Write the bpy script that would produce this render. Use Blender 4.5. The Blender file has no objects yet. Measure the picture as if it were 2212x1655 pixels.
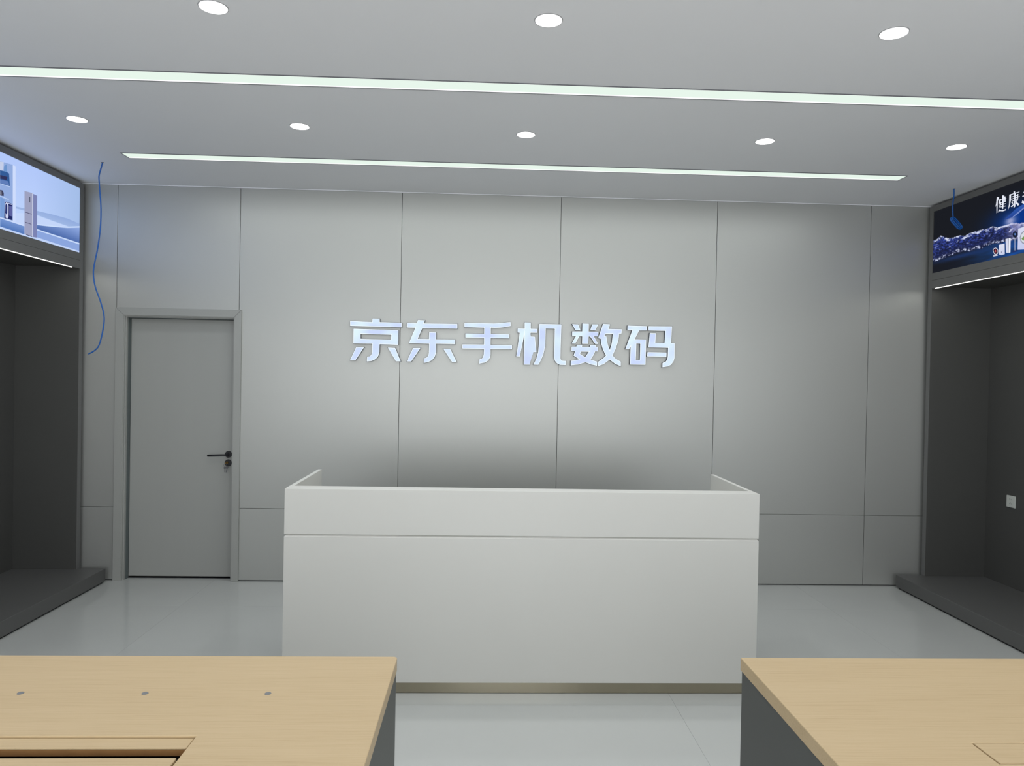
import bpy, bmesh, math, random
from mathutils import Vector, Matrix, noise
random.seed(7)
S = bpy.context.scene
COL = S.collection
H = 2.995

# tuning values: light powers (W), world strength, paint colours (sRGB)
WORLD = 0.12; E_DAY = 170; E_STRIP = 11.5; E_DOWN = 2.4; E_LED = 2.2; SPREAD = 120
C_PANEL = (186, 187, 183); C_CEIL = (242, 243, 246); C_TILE = (182, 184, 181); C_WHITE = (211, 210, 204)
C_DARK = (79, 79, 77); C_HDR = (107, 107, 106); C_PLINTH = (90, 90, 89); C_BASE = (80, 82, 79); C_DOOR = (164, 165, 161)
ANISO = 0.35; AXIS = 0

# ---------------------------------------------------------------- camera
cam_d = bpy.data.cameras.new('camera'); cam = bpy.data.objects.new('camera', cam_d); COL.objects.link(cam)
cam_d.sensor_fit = 'HORIZONTAL'; cam_d.sensor_width = 36.0; cam_d.lens = 25.9243
cam_d.clip_start = 0.05; cam_d.clip_end = 100
_r = Vector((0.99908295, -0.03872371, 0.01826817)); _d = Vector((0.01783351, -0.01154073, -0.99977436)); _f = Vector((0.0389258, 0.99918331, -0.01083957))
M = Matrix((( _r.x, -_d.x, -_f.x, 0.0), (_r.y, -_d.y, -_f.y, -5.68472), (_r.z, -_d.z, -_f.z, 1.61086), (0, 0, 0, 1)))
cam.matrix_world = M
S.camera = cam

# ---------------------------------------------------------------- world, daylight, exposure
w = bpy.data.worlds.new('world'); S.world = w; w.use_nodes = True
w.node_tree.nodes['Background'].inputs[0].default_value = (0.80, 0.90, 1.0, 1)
w.node_tree.nodes['Background'].inputs[1].default_value = WORLD
S.view_settings.view_transform = 'Standard'; S.view_settings.look = 'None'
S.view_settings.exposure = 0.0; S.view_settings.gamma = 1.0; S.view_settings.use_curve_mapping = False
S.cycles.use_denoising = True
S.cycles.max_bounces = 12; S.cycles.diffuse_bounces = 8
S.cycles.sample_clamp_indirect = 4.0

def area_light(name, loc, size, energy, colour, rot=(0, 0, 0), shape='RECTANGLE', spread=math.pi, parent=None):
    ld = bpy.data.lights.new(name, 'AREA'); ld.shape = shape; ld.size = size[0]; ld.size_y = size[1]
    ld.energy = energy; ld.color = colour; ld.spread = spread
    o = bpy.data.objects.new(name, ld); COL.objects.link(o); o.location = loc; o.rotation_euler = rot
    if parent:
        o.parent = parent; o.location = Vector(loc) - parent.location
    return o
# daylight through the open shop front behind the camera
area_light('shopfront_daylight', (0.2, -8.2, 1.3), (6.9, 2.3), E_DAY, (0.95, 0.975, 1.0), rot=(math.radians(90), 0, 0))

# ---------------------------------------------------------------- outlines of the sign and of the prints (metres)
SIGN=[[[[(-1.0209,2.0003),(-0.8537,1.996),(-0.8523,2.022),(-0.797,2.0214),(-0.7959,1.996),(-0.6289,1.9947),(-0.6283,1.9589),(-1.0202,1.961)]],[[(-0.9947,1.9416),(-0.6527,1.9372),(-0.6521,1.825),(-0.7944,1.8265),(-0.7947,1.7689),(-0.8032,1.7366),(-0.8227,1.7126),(-0.8519,1.6981),(-0.8898,1.6932),(-0.888,1.7307),(-0.87,1.7341),(-0.8569,1.7447),(-0.8512,1.7636),(-0.8504,1.829),(-0.9941,1.8285)],[(-0.9394,1.9034),(-0.7076,1.8997),(-0.7088,1.8633),(-0.9388,1.8659)]],[[(-0.9721,1.803),(-0.9108,1.803),(-0.9753,1.7006),(-1.0173,1.6998)]],[[(-0.7332,1.8034),(-0.6758,1.8021),(-0.6319,1.6993),(-0.6693,1.6986)]]],[[[(-0.5909,1.9954),(-0.516,1.994),(-0.5073,2.019),(-0.4523,2.0166),(-0.4616,1.9939),(-0.2052,1.995),(-0.2046,1.9568),(-0.4718,1.9561),(-0.5049,1.8747),(-0.4214,1.8746),(-0.4199,1.9268),(-0.3672,1.9261),(-0.3663,1.8732),(-0.2201,1.8744),(-0.2207,1.8379),(-0.3651,1.8386),(-0.364,1.7773),(-0.3725,1.7407),(-0.3932,1.7129),(-0.4232,1.6972),(-0.4576,1.6904),(-0.457,1.7269),(-0.439,1.7315),(-0.4253,1.7457),(-0.4202,1.7671),(-0.4196,1.8376),(-0.5738,1.8387),(-0.5262,1.9574),(-0.5915,1.9578)]],[[(-0.54,1.8042),(-0.4826,1.8053),(-0.5522,1.6996),(-0.5884,1.6989)]],[[(-0.3117,1.8026),(-0.2565,1.8025),(-0.205,1.7013),(-0.2414,1.6994)]]],[[[(-0.1526,2.0047),(-0.0036,2.0054),(0.0725,2.0051),(0.1334,2.0094),(0.2016,2.0188),(0.2028,1.9853),(0.1463,1.9744),(0.0854,1.9682),(0.0512,1.97),(0.052,1.9243),(0.1917,1.9235),(0.1923,1.8906),(0.0514,1.8908),(0.0511,1.8396),(0.2158,1.8404),(0.2164,1.8081),(0.0517,1.8067),(0.0525,1.7641),(0.0481,1.7396),(0.035,1.718),(0.0109,1.7023),(-0.0345,1.6917),(-0.0333,1.7271),(-0.017,1.731),(-0.005,1.7447),(-0.0012,1.7661),(-0.0,1.8057),(-0.1661,1.8055),(-0.1661,1.8389),(-0.0007,1.841),(-0.001,1.8909),(-0.1433,1.8899),(-0.1439,1.9227),(-0.0015,1.9232),(-0.0011,1.9689),(-0.152,1.97)]]],[[[(0.3084,2.0174),(0.3567,2.0172),(0.3576,1.9696),(0.4078,1.9694),(0.4072,1.9377),(0.357,1.9372),(0.3562,1.9104),(0.3912,1.9092),(0.4044,1.7892),(0.3781,1.7887),(0.3571,1.897),(0.3566,1.6918),(0.3089,1.6915),(0.3078,1.9167),(0.2778,1.7532),(0.2491,1.7538),(0.2714,1.9367),(0.2555,1.937),(0.2549,1.9705),(0.3093,1.9692)]],[[(0.4218,2.0082),(0.5934,2.0081),(0.5903,1.75),(0.5937,1.7366),(0.6049,1.7289),(0.6344,1.7282),(0.6338,1.6939),(0.5883,1.6949),(0.5635,1.7067),(0.546,1.7277),(0.5399,1.7551),(0.5413,1.9722),(0.4727,1.972),(0.4721,1.8394),(0.458,1.7719),(0.4405,1.7288),(0.4215,1.6918),(0.3817,1.6928),(0.4035,1.7403),(0.416,1.7894),(0.4211,1.8445)]]],[[[(0.6744,2.0116),(0.7224,2.0108),(0.7411,1.9653),(0.7024,1.9633)]],[[(0.83,2.0137),(0.8792,2.0141),(0.8555,1.9664),(0.8155,1.9668)]],[[(0.7542,2.0182),(0.8053,2.0174),(0.8046,1.9562),(0.8804,1.9547),(0.8792,1.9198),(0.8454,1.9203),(0.8823,1.861),(0.857,1.8605),(0.8165,1.9166),(0.8054,1.9183),(0.8034,1.86),(0.7542,1.8603),(0.7549,1.9185),(0.7346,1.9193),(0.7019,1.8605),(0.673,1.8605),(0.7057,1.9193),(0.6762,1.9199),(0.6767,1.9548),(0.7542,1.9564)]],[[(0.7131,1.8534),(0.7574,1.853),(0.7558,1.8389),(0.8149,1.8388),(0.8177,1.8542),(0.8621,1.8532),(0.8611,1.8397),(0.8796,1.8395),(0.8791,1.8033),(0.8581,1.8041),(0.8451,1.7733),(0.8242,1.741),(0.8756,1.7266),(0.8751,1.6929),(0.828,1.7025),(0.7846,1.7182),(0.7296,1.7006),(0.6701,1.6921),(0.6706,1.7289),(0.7104,1.7358),(0.7337,1.7423),(0.6901,1.769),(0.7018,1.8023),(0.6729,1.803),(0.6734,1.8391),(0.7115,1.8392)],[(0.748,1.8002),(0.8077,1.8001),(0.7807,1.7598),(0.7422,1.7823)]],[[(0.9143,2.0185),(0.9698,2.0166),(0.9582,1.9808),(1.0607,1.9799),(1.0595,1.9449),(1.0422,1.9451),(1.0371,1.8935),(1.0168,1.8256),(0.9931,1.7761),(1.0183,1.7521),(1.0595,1.7295),(1.0584,1.6927),(1.0129,1.7121),(0.9703,1.7419),(0.9266,1.7074),(0.8819,1.6906),(0.8818,1.7261),(0.9165,1.7501),(0.9407,1.7739),(0.9182,1.8176),(0.9019,1.8663),(0.8981,1.903),(0.8777,1.9056)],[(0.9356,1.9405),(0.9917,1.9429),(0.985,1.8741),(0.9707,1.8186),(0.9544,1.8612),(0.9433,1.9223),(0.9297,1.9238)]]],[[[(1.1046,2.0096),(1.2556,2.0084),(1.2557,1.9735),(1.1963,1.9716),(1.1636,1.9053),(1.2515,1.904),(1.2512,1.7073),(1.1286,1.7081),(1.1308,1.8451),(1.12,1.8258),(1.0909,1.8271),(1.1424,1.9742),(1.104,1.9746)],[(1.1767,1.8705),(1.2057,1.8705),(1.2052,1.7446),(1.1749,1.7446)]],[[(1.268,2.0087),(1.4527,2.0107),(1.4467,1.8814),(1.476,1.879),(1.4765,1.767),(1.4708,1.7422),(1.4497,1.7111),(1.422,1.6982),(1.3818,1.6913),(1.3829,1.7264),(1.4057,1.7349),(1.4178,1.7505),(1.4223,1.7721),(1.4233,1.8428),(1.2701,1.8429),(1.279,1.9555),(1.3279,1.9547),(1.3239,1.8808),(1.3952,1.881),(1.3989,1.9733),(1.2687,1.9731)]],[[(1.2634,1.8077),(1.4135,1.807),(1.413,1.7731),(1.2622,1.7733)]]]]
LEFT=[((146,172,222),[(0.993,2.8746),(0.87,2.8869),(0.864,2.5352),(0.988,2.5302)],None),((206,220,252),[(0.87,2.8847),(0.842,2.8863),(0.836,2.5325),(0.864,2.5331)],None),((52,92,152),[(0.993,2.8211),(0.925,2.8251),(0.905,2.822),(0.896,2.7444),(0.991,2.7387)],None),((110,150,205),[(0.955,2.8545),(0.929,2.8743),(0.925,2.8251),(0.957,2.8225)],None),((196,206,232),[(0.993,2.8726),(0.958,2.8785),(0.961,2.8237),(0.993,2.819)],None),((50,52,92),[(0.992,2.7902),(0.921,2.7967),(0.928,2.7761),(0.992,2.7675)],None),((96,126,186),[(0.992,2.7634),(0.914,2.7712),(0.901,2.7472),(0.991,2.7407)],None),((190,210,245),[(0.991,2.7387),(0.896,2.7444),(0.895,2.7402),(0.991,2.7346)],None),((64,66,92),[(0.991,2.6983),(0.965,2.7009),(0.955,2.6874),(0.955,2.6687),(0.99,2.6644)],None),((150,152,165),[(0.987,2.692),(0.978,2.6927),(0.976,2.6719),(0.987,2.6714)],None),((186,206,243),[(0.99,2.6636),(0.906,2.6616),(0.906,2.6557),(0.99,2.6574)],None),((122,158,214),[(0.99,2.6562),(0.948,2.6515),(0.949,2.5341),(0.988,2.5322)],None),((34,44,100),[(0.945,2.6335),(0.929,2.6402),(0.869,2.6384),(0.867,2.5354),(0.948,2.5323)],None),((205,212,240),[(0.941,2.6239),(0.93,2.6369),(0.915,2.6342),(0.908,2.6189),(0.908,2.5471),(0.92,2.5342),(0.935,2.5392)],None),((40,52,112),[(0.938,2.6183),(0.928,2.6277),(0.92,2.6162),(0.92,2.5719),(0.928,2.5576),(0.937,2.5682)],None),((92,98,158),[(0.902,2.6203),(0.872,2.622),(0.871,2.5592),(0.901,2.5579)],None),((190,200,235),[(0.913,2.6366),(0.875,2.6357),(0.875,2.6315),(0.913,2.6303)],None),((146,172,222),[(0.835,2.6312),(0.749,2.6377),(0.605,2.653),(0.419,2.6674),(0.254,2.6767),(0.086,2.6713),(0.086,2.6565),(0.236,2.625),(0.418,2.6242),(0.604,2.6253),(0.749,2.6237),(0.835,2.6192)],(160,184,228)),((196,214,250),[(0.835,2.5885),(0.749,2.6072),(0.604,2.6208),(0.418,2.621),(0.236,2.6226),(0.418,2.5885),(0.61,2.5646),(0.747,2.5298),(0.834,2.5308)],None),((204,222,252),[(0.611,2.5664),(0.418,2.5917),(0.253,2.6172),(0.086,2.6555),(0.085,2.6456),(0.252,2.6096),(0.418,2.5833),(0.61,2.5584)],None),((146,172,228),[(0.61,2.5575),(0.418,2.5833),(0.252,2.6096),(0.085,2.6456),(0.083,2.5298),(0.61,2.5297)],(78,108,172)),((200,218,250),[(0.61,2.5315),(0.083,2.5298),(0.083,2.5189),(0.61,2.5226)],None),((140,166,222),[(0.61,2.5226),(0.083,2.5189),(0.082,2.4704),(0.609,2.4738)],None),((204,220,252),[(0.988,2.5302),(0.747,2.5311),(0.747,2.522),(0.988,2.5231)],None),((118,150,210),[(0.988,2.5231),(0.747,2.522),(0.746,2.4702),(0.987,2.4702)],(80,118,184)),((196,214,250),[(0.987,2.4723),(0.746,2.4702),(0.609,2.4751),(0.082,2.4694),(0.081,2.4565),(0.609,2.4626),(0.987,2.459)],None),((158,162,192),[(0.75,2.7518),(0.667,2.7582),(0.662,2.4706),(0.745,2.4726)],None),((210,216,238),[(0.667,2.7582),(0.658,2.7585),(0.653,2.4696),(0.662,2.4706)],None),((124,132,180),[(0.658,2.755),(0.614,2.7532),(0.61,2.473),(0.653,2.4696)],None),((60,60,96),[(0.745,2.6177),(0.67,2.619),(0.67,2.6155),(0.745,2.6142)],None),((60,60,96),[(0.743,2.5524),(0.673,2.5518),(0.673,2.5483),(0.743,2.549)],None),((78,84,104),[(0.698,2.7264),(0.689,2.7267),(0.688,2.6902),(0.697,2.6909)],None),((40,44,80),[(0.729,2.4739),(0.662,2.4715),(0.662,2.468),(0.729,2.4696)],None)]
RIGHT=[((52,96,178),[(0.868,2.7094),(0.906,2.7283),(0.969,2.7574),(1.045,2.7761),(1.14,2.7923),(1.141,2.7666),(1.046,2.75),(0.98,2.7288),(0.944,2.7102)],(40,70,150)),((120,140,200),[(0.939,2.7112),(0.975,2.7265),(1.046,2.7532),(1.051,2.7457),(0.989,2.7202),(0.948,2.7092)],None),((232,236,248),[(0.79,2.8795),(0.812,2.8742),(0.796,2.8405),(0.778,2.8156),(0.785,2.8396)],None),((232,236,248),[(0.787,2.8426),(0.801,2.8479),(0.798,2.7724),(0.791,2.7701)],None),((232,236,248),[(0.842,2.8787),(0.862,2.8738),(0.855,2.7864),(0.843,2.7874)],None),((232,236,248),[(0.817,2.86),(0.882,2.8513),(0.882,2.8472),(0.817,2.8552)],None),((232,236,248),[(0.861,2.8658),(0.874,2.8653),(0.877,2.83),(0.865,2.8312)],None),((232,236,248),[(0.818,2.8371),(0.877,2.8323),(0.877,2.8276),(0.818,2.8326)],None),((232,236,248),[(0.821,2.8218),(0.878,2.8175),(0.878,2.8134),(0.821,2.8173)],None),((232,236,248),[(0.819,2.8073),(0.88,2.8015),(0.88,2.7974),(0.819,2.8028)],None),((232,236,248),[(0.815,2.8582),(0.833,2.8562),(0.825,2.8354),(0.836,2.8305),(0.826,2.8063),(0.817,2.8051),(0.82,2.8299),(0.81,2.8298)],None),((232,236,248),[(0.806,2.7717),(0.815,2.7954),(0.823,2.7833),(0.847,2.7781),(0.866,2.7778),(0.883,2.7801),(0.881,2.771),(0.852,2.7702),(0.822,2.7786)],None),((232,236,248),[(0.95,2.8813),(0.964,2.8738),(0.962,2.8639),(0.949,2.8661)],None),((232,236,248),[(0.909,2.8675),(1.002,2.8652),(1.003,2.8617),(0.913,2.8617)],None),((232,236,248),[(0.91,2.8673),(0.927,2.8655),(0.926,2.8268),(0.916,2.7909),(0.903,2.7699),(0.91,2.8074)],None),((232,236,248),[(0.955,2.863),(0.97,2.8625),(0.968,2.7759),(0.953,2.7692),(0.956,2.7869)],None),((232,236,248),[(0.934,2.8489),(0.991,2.8475),(0.991,2.8436),(0.934,2.8442)],None),((232,236,248),[(0.929,2.8355),(1.005,2.835),(1.006,2.8304),(0.929,2.8302)],None),((232,236,248),[(0.935,2.8198),(0.991,2.8208),(0.991,2.8165),(0.935,2.8155)],None),((232,236,248),[(0.983,2.8527),(0.993,2.8518),(0.991,2.8148),(0.983,2.8148)],None),((232,236,248),[(0.93,2.8111),(0.94,2.811),(0.95,2.8009),(0.943,2.799)],None),((232,236,248),[(0.926,2.7854),(0.954,2.7964),(0.955,2.7896),(0.937,2.778)],None),((232,236,248),[(0.967,2.8074),(0.988,2.8162),(0.991,2.8115),(0.972,2.8014)],None),((232,236,248),[(0.968,2.8105),(0.989,2.7957),(1.005,2.7828),(0.993,2.7745),(0.974,2.7943)],None),((232,236,248),[(1.038,2.855),(1.052,2.849),(1.061,2.8355),(1.05,2.8349)],None),((232,236,248),[(1.03,2.83),(1.079,2.8279),(1.08,2.8228),(1.031,2.8248)],None),((232,236,248),[(1.072,2.8279),(1.088,2.8274),(1.069,2.8013),(1.05,2.7848),(1.045,2.7924),(1.062,2.8045)],None),((232,236,248),[(1.025,2.7873),(1.033,2.8016),(1.049,2.7881),(1.076,2.777),(1.111,2.7834),(1.109,2.7694),(1.072,2.7667),(1.045,2.7761)],None),((225,225,235),[(0.765,2.5249),(0.775,2.5353),(0.792,2.5365),(0.81,2.527),(0.819,2.5109),(0.816,2.4926),(0.799,2.4869),(0.779,2.4953)],None),((58,30,48),[(0.77,2.5235),(0.779,2.5313),(0.792,2.5324),(0.806,2.5248),(0.814,2.5107),(0.811,2.4969),(0.798,2.4915),(0.782,2.4982)],None),((200,90,90),[(0.785,2.5216),(0.795,2.5216),(0.798,2.5058),(0.788,2.5057)],None),((210,214,232),[(0.769,2.4865),(0.814,2.4862),(0.815,2.4792),(0.772,2.4799)],None),((222,226,242),[(0.821,2.5502),(0.878,2.5496),(0.882,2.4779),(0.853,2.4765),(0.826,2.4842)],(200,208,236)),((70,80,120),[(0.847,2.501),(0.852,2.5009),(0.852,2.49),(0.848,2.4902)],None),((212,216,236),[(0.886,2.5783),(0.909,2.5775),(0.913,2.4818),(0.894,2.4866)],None),((60,66,110),[(0.909,2.5775),(0.915,2.5771),(0.917,2.481),(0.913,2.4818)],None),((232,236,246),[(0.915,2.5771),(0.934,2.5763),(0.935,2.4814),(0.917,2.481)],None),((30,36,58),[(0.95,2.5948),(0.956,2.6101),(0.974,2.6133),(0.991,2.6034),(0.998,2.5873),(0.992,2.5737),(0.974,2.5689),(0.958,2.5785)],None),((92,128,190),[(0.964,2.5955),(0.973,2.602),(0.983,2.5919),(0.974,2.5853)],None),((210,216,236),[(0.971,2.5694),(0.975,2.5693),(0.978,2.4858),(0.974,2.4859)],None),((40,50,100),[(0.952,2.487),(1.0,2.4871),(0.993,2.4768),(0.956,2.4779)],None),((214,218,240),[(1.001,2.6245),(1.051,2.6259),(1.116,2.6256),(1.121,2.481),(1.056,2.4793),(1.001,2.4869)],(196,202,236)),((150,154,170),[(1.017,2.5641),(1.028,2.5882),(1.047,2.5991),(1.078,2.5963),(1.105,2.5735),(1.11,2.5469),(1.098,2.5235),(1.072,2.512),(1.046,2.5183),(1.025,2.5383)],None),((214,220,226),[(1.025,2.5626),(1.034,2.5821),(1.052,2.5917),(1.076,2.5893),(1.097,2.5717),(1.103,2.5483),(1.091,2.5295),(1.07,2.5205),(1.048,2.5261),(1.031,2.5436)],None),((120,150,90),[(1.033,2.5547),(1.053,2.564),(1.084,2.5647),(1.093,2.5469),(1.072,2.5347),(1.045,2.5395)],None)]
RIDGE=[(0.061,2.7151),(0.11,2.7096),(0.182,2.7316),(0.234,2.7092),(0.295,2.6917),(0.334,2.6875),(0.401,2.6934),(0.459,2.6778),(0.514,2.6873),(0.577,2.6871),(0.639,2.6869),(0.691,2.6826),(0.758,2.6866),(0.8,2.6725),(0.856,2.6725),(0.912,2.6725),(0.966,2.6708),(0.997,2.6579),(1.049,2.6537)]
LOW=[(0.068,2.5445),(0.179,2.5501),(0.3,2.5594),(0.397,2.5715),(0.528,2.5558),(0.652,2.5585),(0.737,2.567),(0.876,2.5594),(1.053,2.5493)]

# ---------------------------------------------------------------- materials
def lin(c):
    c = c / 255.0
    return c / 12.92 if c <= 0.04045 else ((c + 0.055) / 1.055) ** 2.4
def rgb(c): return (lin(c[0]), lin(c[1]), lin(c[2]), 1.0)
def mat(name, c, rough=0.5, metal=0.0, spec=0.5, var=0.03, scale=3.0, stretch=(1, 1, 1), bump=0.0, coat=0.0):
    m = bpy.data.materials.new(name); m.use_nodes = True
    nt = m.node_tree; b = nt.nodes['Principled BSDF']
    b.inputs['Roughness'].default_value = rough; b.inputs['Metallic'].default_value = metal
    b.inputs['Specular IOR Level'].default_value = spec
    b.inputs['Coat Weight'].default_value = coat; b.inputs['Coat Roughness'].default_value = 0.05
    tc = nt.nodes.new('ShaderNodeTexCoord'); mp = nt.nodes.new('ShaderNodeMapping'); mp.inputs['Scale'].default_value = stretch
    nz = nt.nodes.new('ShaderNodeTexNoise'); nz.inputs['Scale'].default_value = scale; nz.inputs['Detail'].default_value = 4
    mx = nt.nodes.new('ShaderNodeMix'); mx.data_type = 'RGBA'
    base = rgb(c)
    mx.inputs[6].default_value = tuple(x * (1 - var) for x in base[:3]) + (1,)
    mx.inputs[7].default_value = tuple(min(1, x * (1 + var)) for x in base[:3]) + (1,)
    nt.links.new(tc.outputs['Object'], mp.inputs['Vector']); nt.links.new(mp.outputs[0], nz.inputs['Vector'])
    nt.links.new(nz.outputs['Fac'], mx.inputs[0]); nt.links.new(mx.outputs[2], b.inputs['Base Color'])
    if bump:
        bp = nt.nodes.new('ShaderNodeBump'); bp.inputs['Strength'].default_value = bump; bp.inputs['Distance'].default_value = 0.002
        nt.links.new(nz.outputs['Fac'], bp.inputs['Height']); nt.links.new(bp.outputs[0], b.inputs['Normal'])
    return m
def emit(name, c, strength=1.0, c2=None, scale=8.0):
    m = bpy.data.materials.new(name); m.use_nodes = True
    nt = m.node_tree; nt.nodes.remove(nt.nodes['Principled BSDF'])
    e = nt.nodes.new('ShaderNodeEmission'); e.inputs[0].default_value = rgb(c); e.inputs[1].default_value = strength
    nt.links.new(e.outputs[0], nt.nodes['Material Output'].inputs[0])
    if c2:
        tc = nt.nodes.new('ShaderNodeTexCoord'); nz = nt.nodes.new('ShaderNodeTexNoise'); nz.inputs['Scale'].default_value = scale; nz.inputs['Detail'].default_value = 1
        rp = nt.nodes.new('ShaderNodeMapRange'); rp.inputs[1].default_value = 0.35; rp.inputs[2].default_value = 0.7
        mx = nt.nodes.new('ShaderNodeMix'); mx.data_type = 'RGBA'; mx.inputs[6].default_value = rgb(c); mx.inputs[7].default_value = rgb(c2)
        nt.links.new(tc.outputs['Object'], nz.inputs['Vector']); nt.links.new(nz.outputs['Fac'], rp.inputs[0]); nt.links.new(rp.outputs[0], mx.inputs[0])
        nt.links.new(mx.outputs[2], e.inputs[0])
    return m
def wood(name):
    m = mat(name, (212, 186, 142), rough=0.45, spec=0.35, var=0.05, scale=2.0)
    nt = m.node_tree; b = nt.nodes['Principled BSDF']
    tc = nt.nodes.new('ShaderNodeTexCoord')
    def layer(sx, sy, sz, scale, detail):
        mp = nt.nodes.new('ShaderNodeMapping'); mp.inputs['Scale'].default_value = (sx, sy, sz)
        n = nt.nodes.new('ShaderNodeTexNoise'); n.inputs['Scale'].default_value = scale; n.inputs['Detail'].default_value = detail; n.inputs['Roughness'].default_value = 0.6
        nt.links.new(tc.outputs['Object'], mp.inputs[0]); nt.links.new(mp.outputs[0], n.inputs['Vector'])
        return n
    n1 = layer(1.2, 60, 60, 4, 5); n2 = layer(4, 240, 240, 4, 3); n3 = layer(0.5, 6, 6, 2, 2)
    r = nt.nodes.new('ShaderNodeValToRGB')
    r.color_ramp.elements[0].position = 0.25; r.color_ramp.elements[0].color = rgb((166, 139, 103))
    r.color_ramp.elements[1].position = 0.75; r.color_ramp.elements[1].color = rgb((198, 175, 140))
    e = r.color_ramp.elements.new(0.48); e.color = rgb((188, 165, 128))
    a1 = nt.nodes.new('ShaderNodeMath'); a1.operation = 'MULTIPLY_ADD'; a1.inputs[1].default_value = 0.5
    a2 = nt.nodes.new('ShaderNodeMath'); a2.operation = 'MULTIPLY_ADD'; a2.inputs[1].default_value = 0.3
    a3 = nt.nodes.new('ShaderNodeMath'); a3.operation = 'MULTIPLY'; a3.inputs[1].default_value = 0.2
    nt.links.new(n3.outputs['Fac'], a3.inputs[0])
    nt.links.new(n2.outputs['Fac'], a2.inputs[0]); nt.links.new(a3.outputs[0], a2.inputs[2])
    nt.links.new(n1.outputs['Fac'], a1.inputs[0]); nt.links.new(a2.outputs[0], a1.inputs[2])
    nt.links.new(a1.outputs[0], r.inputs[0]); nt.links.new(r.outputs[0], b.inputs['Base Color'])
    return m
def ink(name, strength=1.0):
    m = bpy.data.materials.new(name); m.use_nodes = True
    nt = m.node_tree; nt.nodes.remove(nt.nodes['Principled BSDF'])
    e = nt.nodes.new('ShaderNodeEmission'); at = nt.nodes.new('ShaderNodeAttribute'); at.attribute_name = 'ink'
    e.inputs[1].default_value = strength
    nt.links.new(at.outputs['Color'], e.inputs[0]); nt.links.new(e.outputs[0], nt.nodes['Material Output'].inputs[0])
    return m
PANEL = mat('satin_grey_wall_panel', C_PANEL, rough=0.44, metal=0.6, spec=0.5, var=0.015, scale=1.2)
JOINT = mat('dark_joint', (96, 96, 95), rough=0.8)
CEIL = mat('white_ceiling_paint', C_CEIL, rough=0.75, var=0.01)
WHITEP = mat('white_wall_paint', (214, 216, 219), rough=0.6, var=0.01)
nt_ = PANEL.node_tree; b_ = nt_.nodes['Principled BSDF']; b_.inputs['Anisotropic'].default_value = ANISO
cx_ = nt_.nodes.new('ShaderNodeCombineXYZ'); cx_.inputs[AXIS].default_value = 1.0; nt_.links.new(cx_.outputs[0], b_.inputs['Tangent'])
TILE = mat('polished_grey_tile', C_TILE, rough=0.10, spec=0.62, var=0.045, scale=1.6)
GROUT = mat('grey_grout', (168, 169, 166), rough=0.8)
WHITE = mat('white_laminate', C_WHITE, rough=0.35, spec=0.4, var=0.008)
STEEL = mat('brushed_steel', (176, 168, 148), rough=0.22, metal=1.0, var=0.06, scale=1.5, stretch=(1, 1, 40))
DARK = mat('charcoal_laminate', C_DARK, rough=0.4, spec=0.4, var=0.03)
HEADER = mat('grey_header_laminate', C_HDR, rough=0.4, spec=0.4, var=0.02)
PLINTH = mat('charcoal_plinth', C_PLINTH, rough=0.38, spec=0.4, var=0.03)
BASE = mat('grey_table_base', C_BASE, rough=0.5, spec=0.3, var=0.03)
DOORM = mat('grey_door_skin', C_DOOR, rough=0.42, spec=0.4, var=0.025, scale=1.0, stretch=(8, 8, 0.4))
FRAME = mat('grey_door_frame', C_DOOR, rough=0.4, spec=0.45, var=0.02)
SEAL = mat('dark_door_seal', (98, 106, 106), rough=0.7)
BLACK = mat('black_metal', (28, 29, 33), rough=0.4, spec=0.5)
BRASS = mat('brass', (150, 120, 70), rough=0.35, metal=1.0)
NICKEL = mat('nickel', (120, 120, 122), rough=0.3, metal=1.0)
BLUE = mat('blue_cable_sheath', (4, 90, 172), rough=0.4)
PLASTIC = mat('white_plastic', (205, 208, 202), rough=0.4)
HOLE = mat('black_slot', (22, 22, 26), rough=0.8)
GREYPL = mat('grey_plastic_cap', (112, 114, 116), rough=0.5)
MDF = mat('shaded_raw_board_edge', (150, 108, 62), rough=0.8, var=0.15, scale=30)  # raw board brown, with the dimmer light of the slot mixed into the colour
BRISTLE = mat('dark_bristle', (38, 34, 40), rough=0.9, var=0.3, scale=120)
RAIL = mat('strip_light_rail', (110, 112, 116), rough=0.5)
TRIMM = mat('downlight_trim', (170, 170, 172), rough=0.5)
WOOD = wood('pale_oak_laminate')
STRIP_E = emit('strip_diffuser', (232, 247, 236), 1.0)
STRIP_RIM = emit('strip_edge_glow', (255, 255, 255), 1.15)
DOWN_E = emit('downlight_diffuser', (255, 255, 255), 3.0)
LED_E = emit('shelf_led', (255, 255, 250), 2.0)
SIGN_F = emit('sign_face', (205, 219, 253), 1.0, (226, 247, 253), 6.0)
SIGN_R = emit('sign_rim', (244, 252, 255), 1.1)
SIGN_S = mat('sign_side', (66, 78, 96), rough=0.4, metal=0.6)
INK = ink('backlit_print', 1.0)

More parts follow.
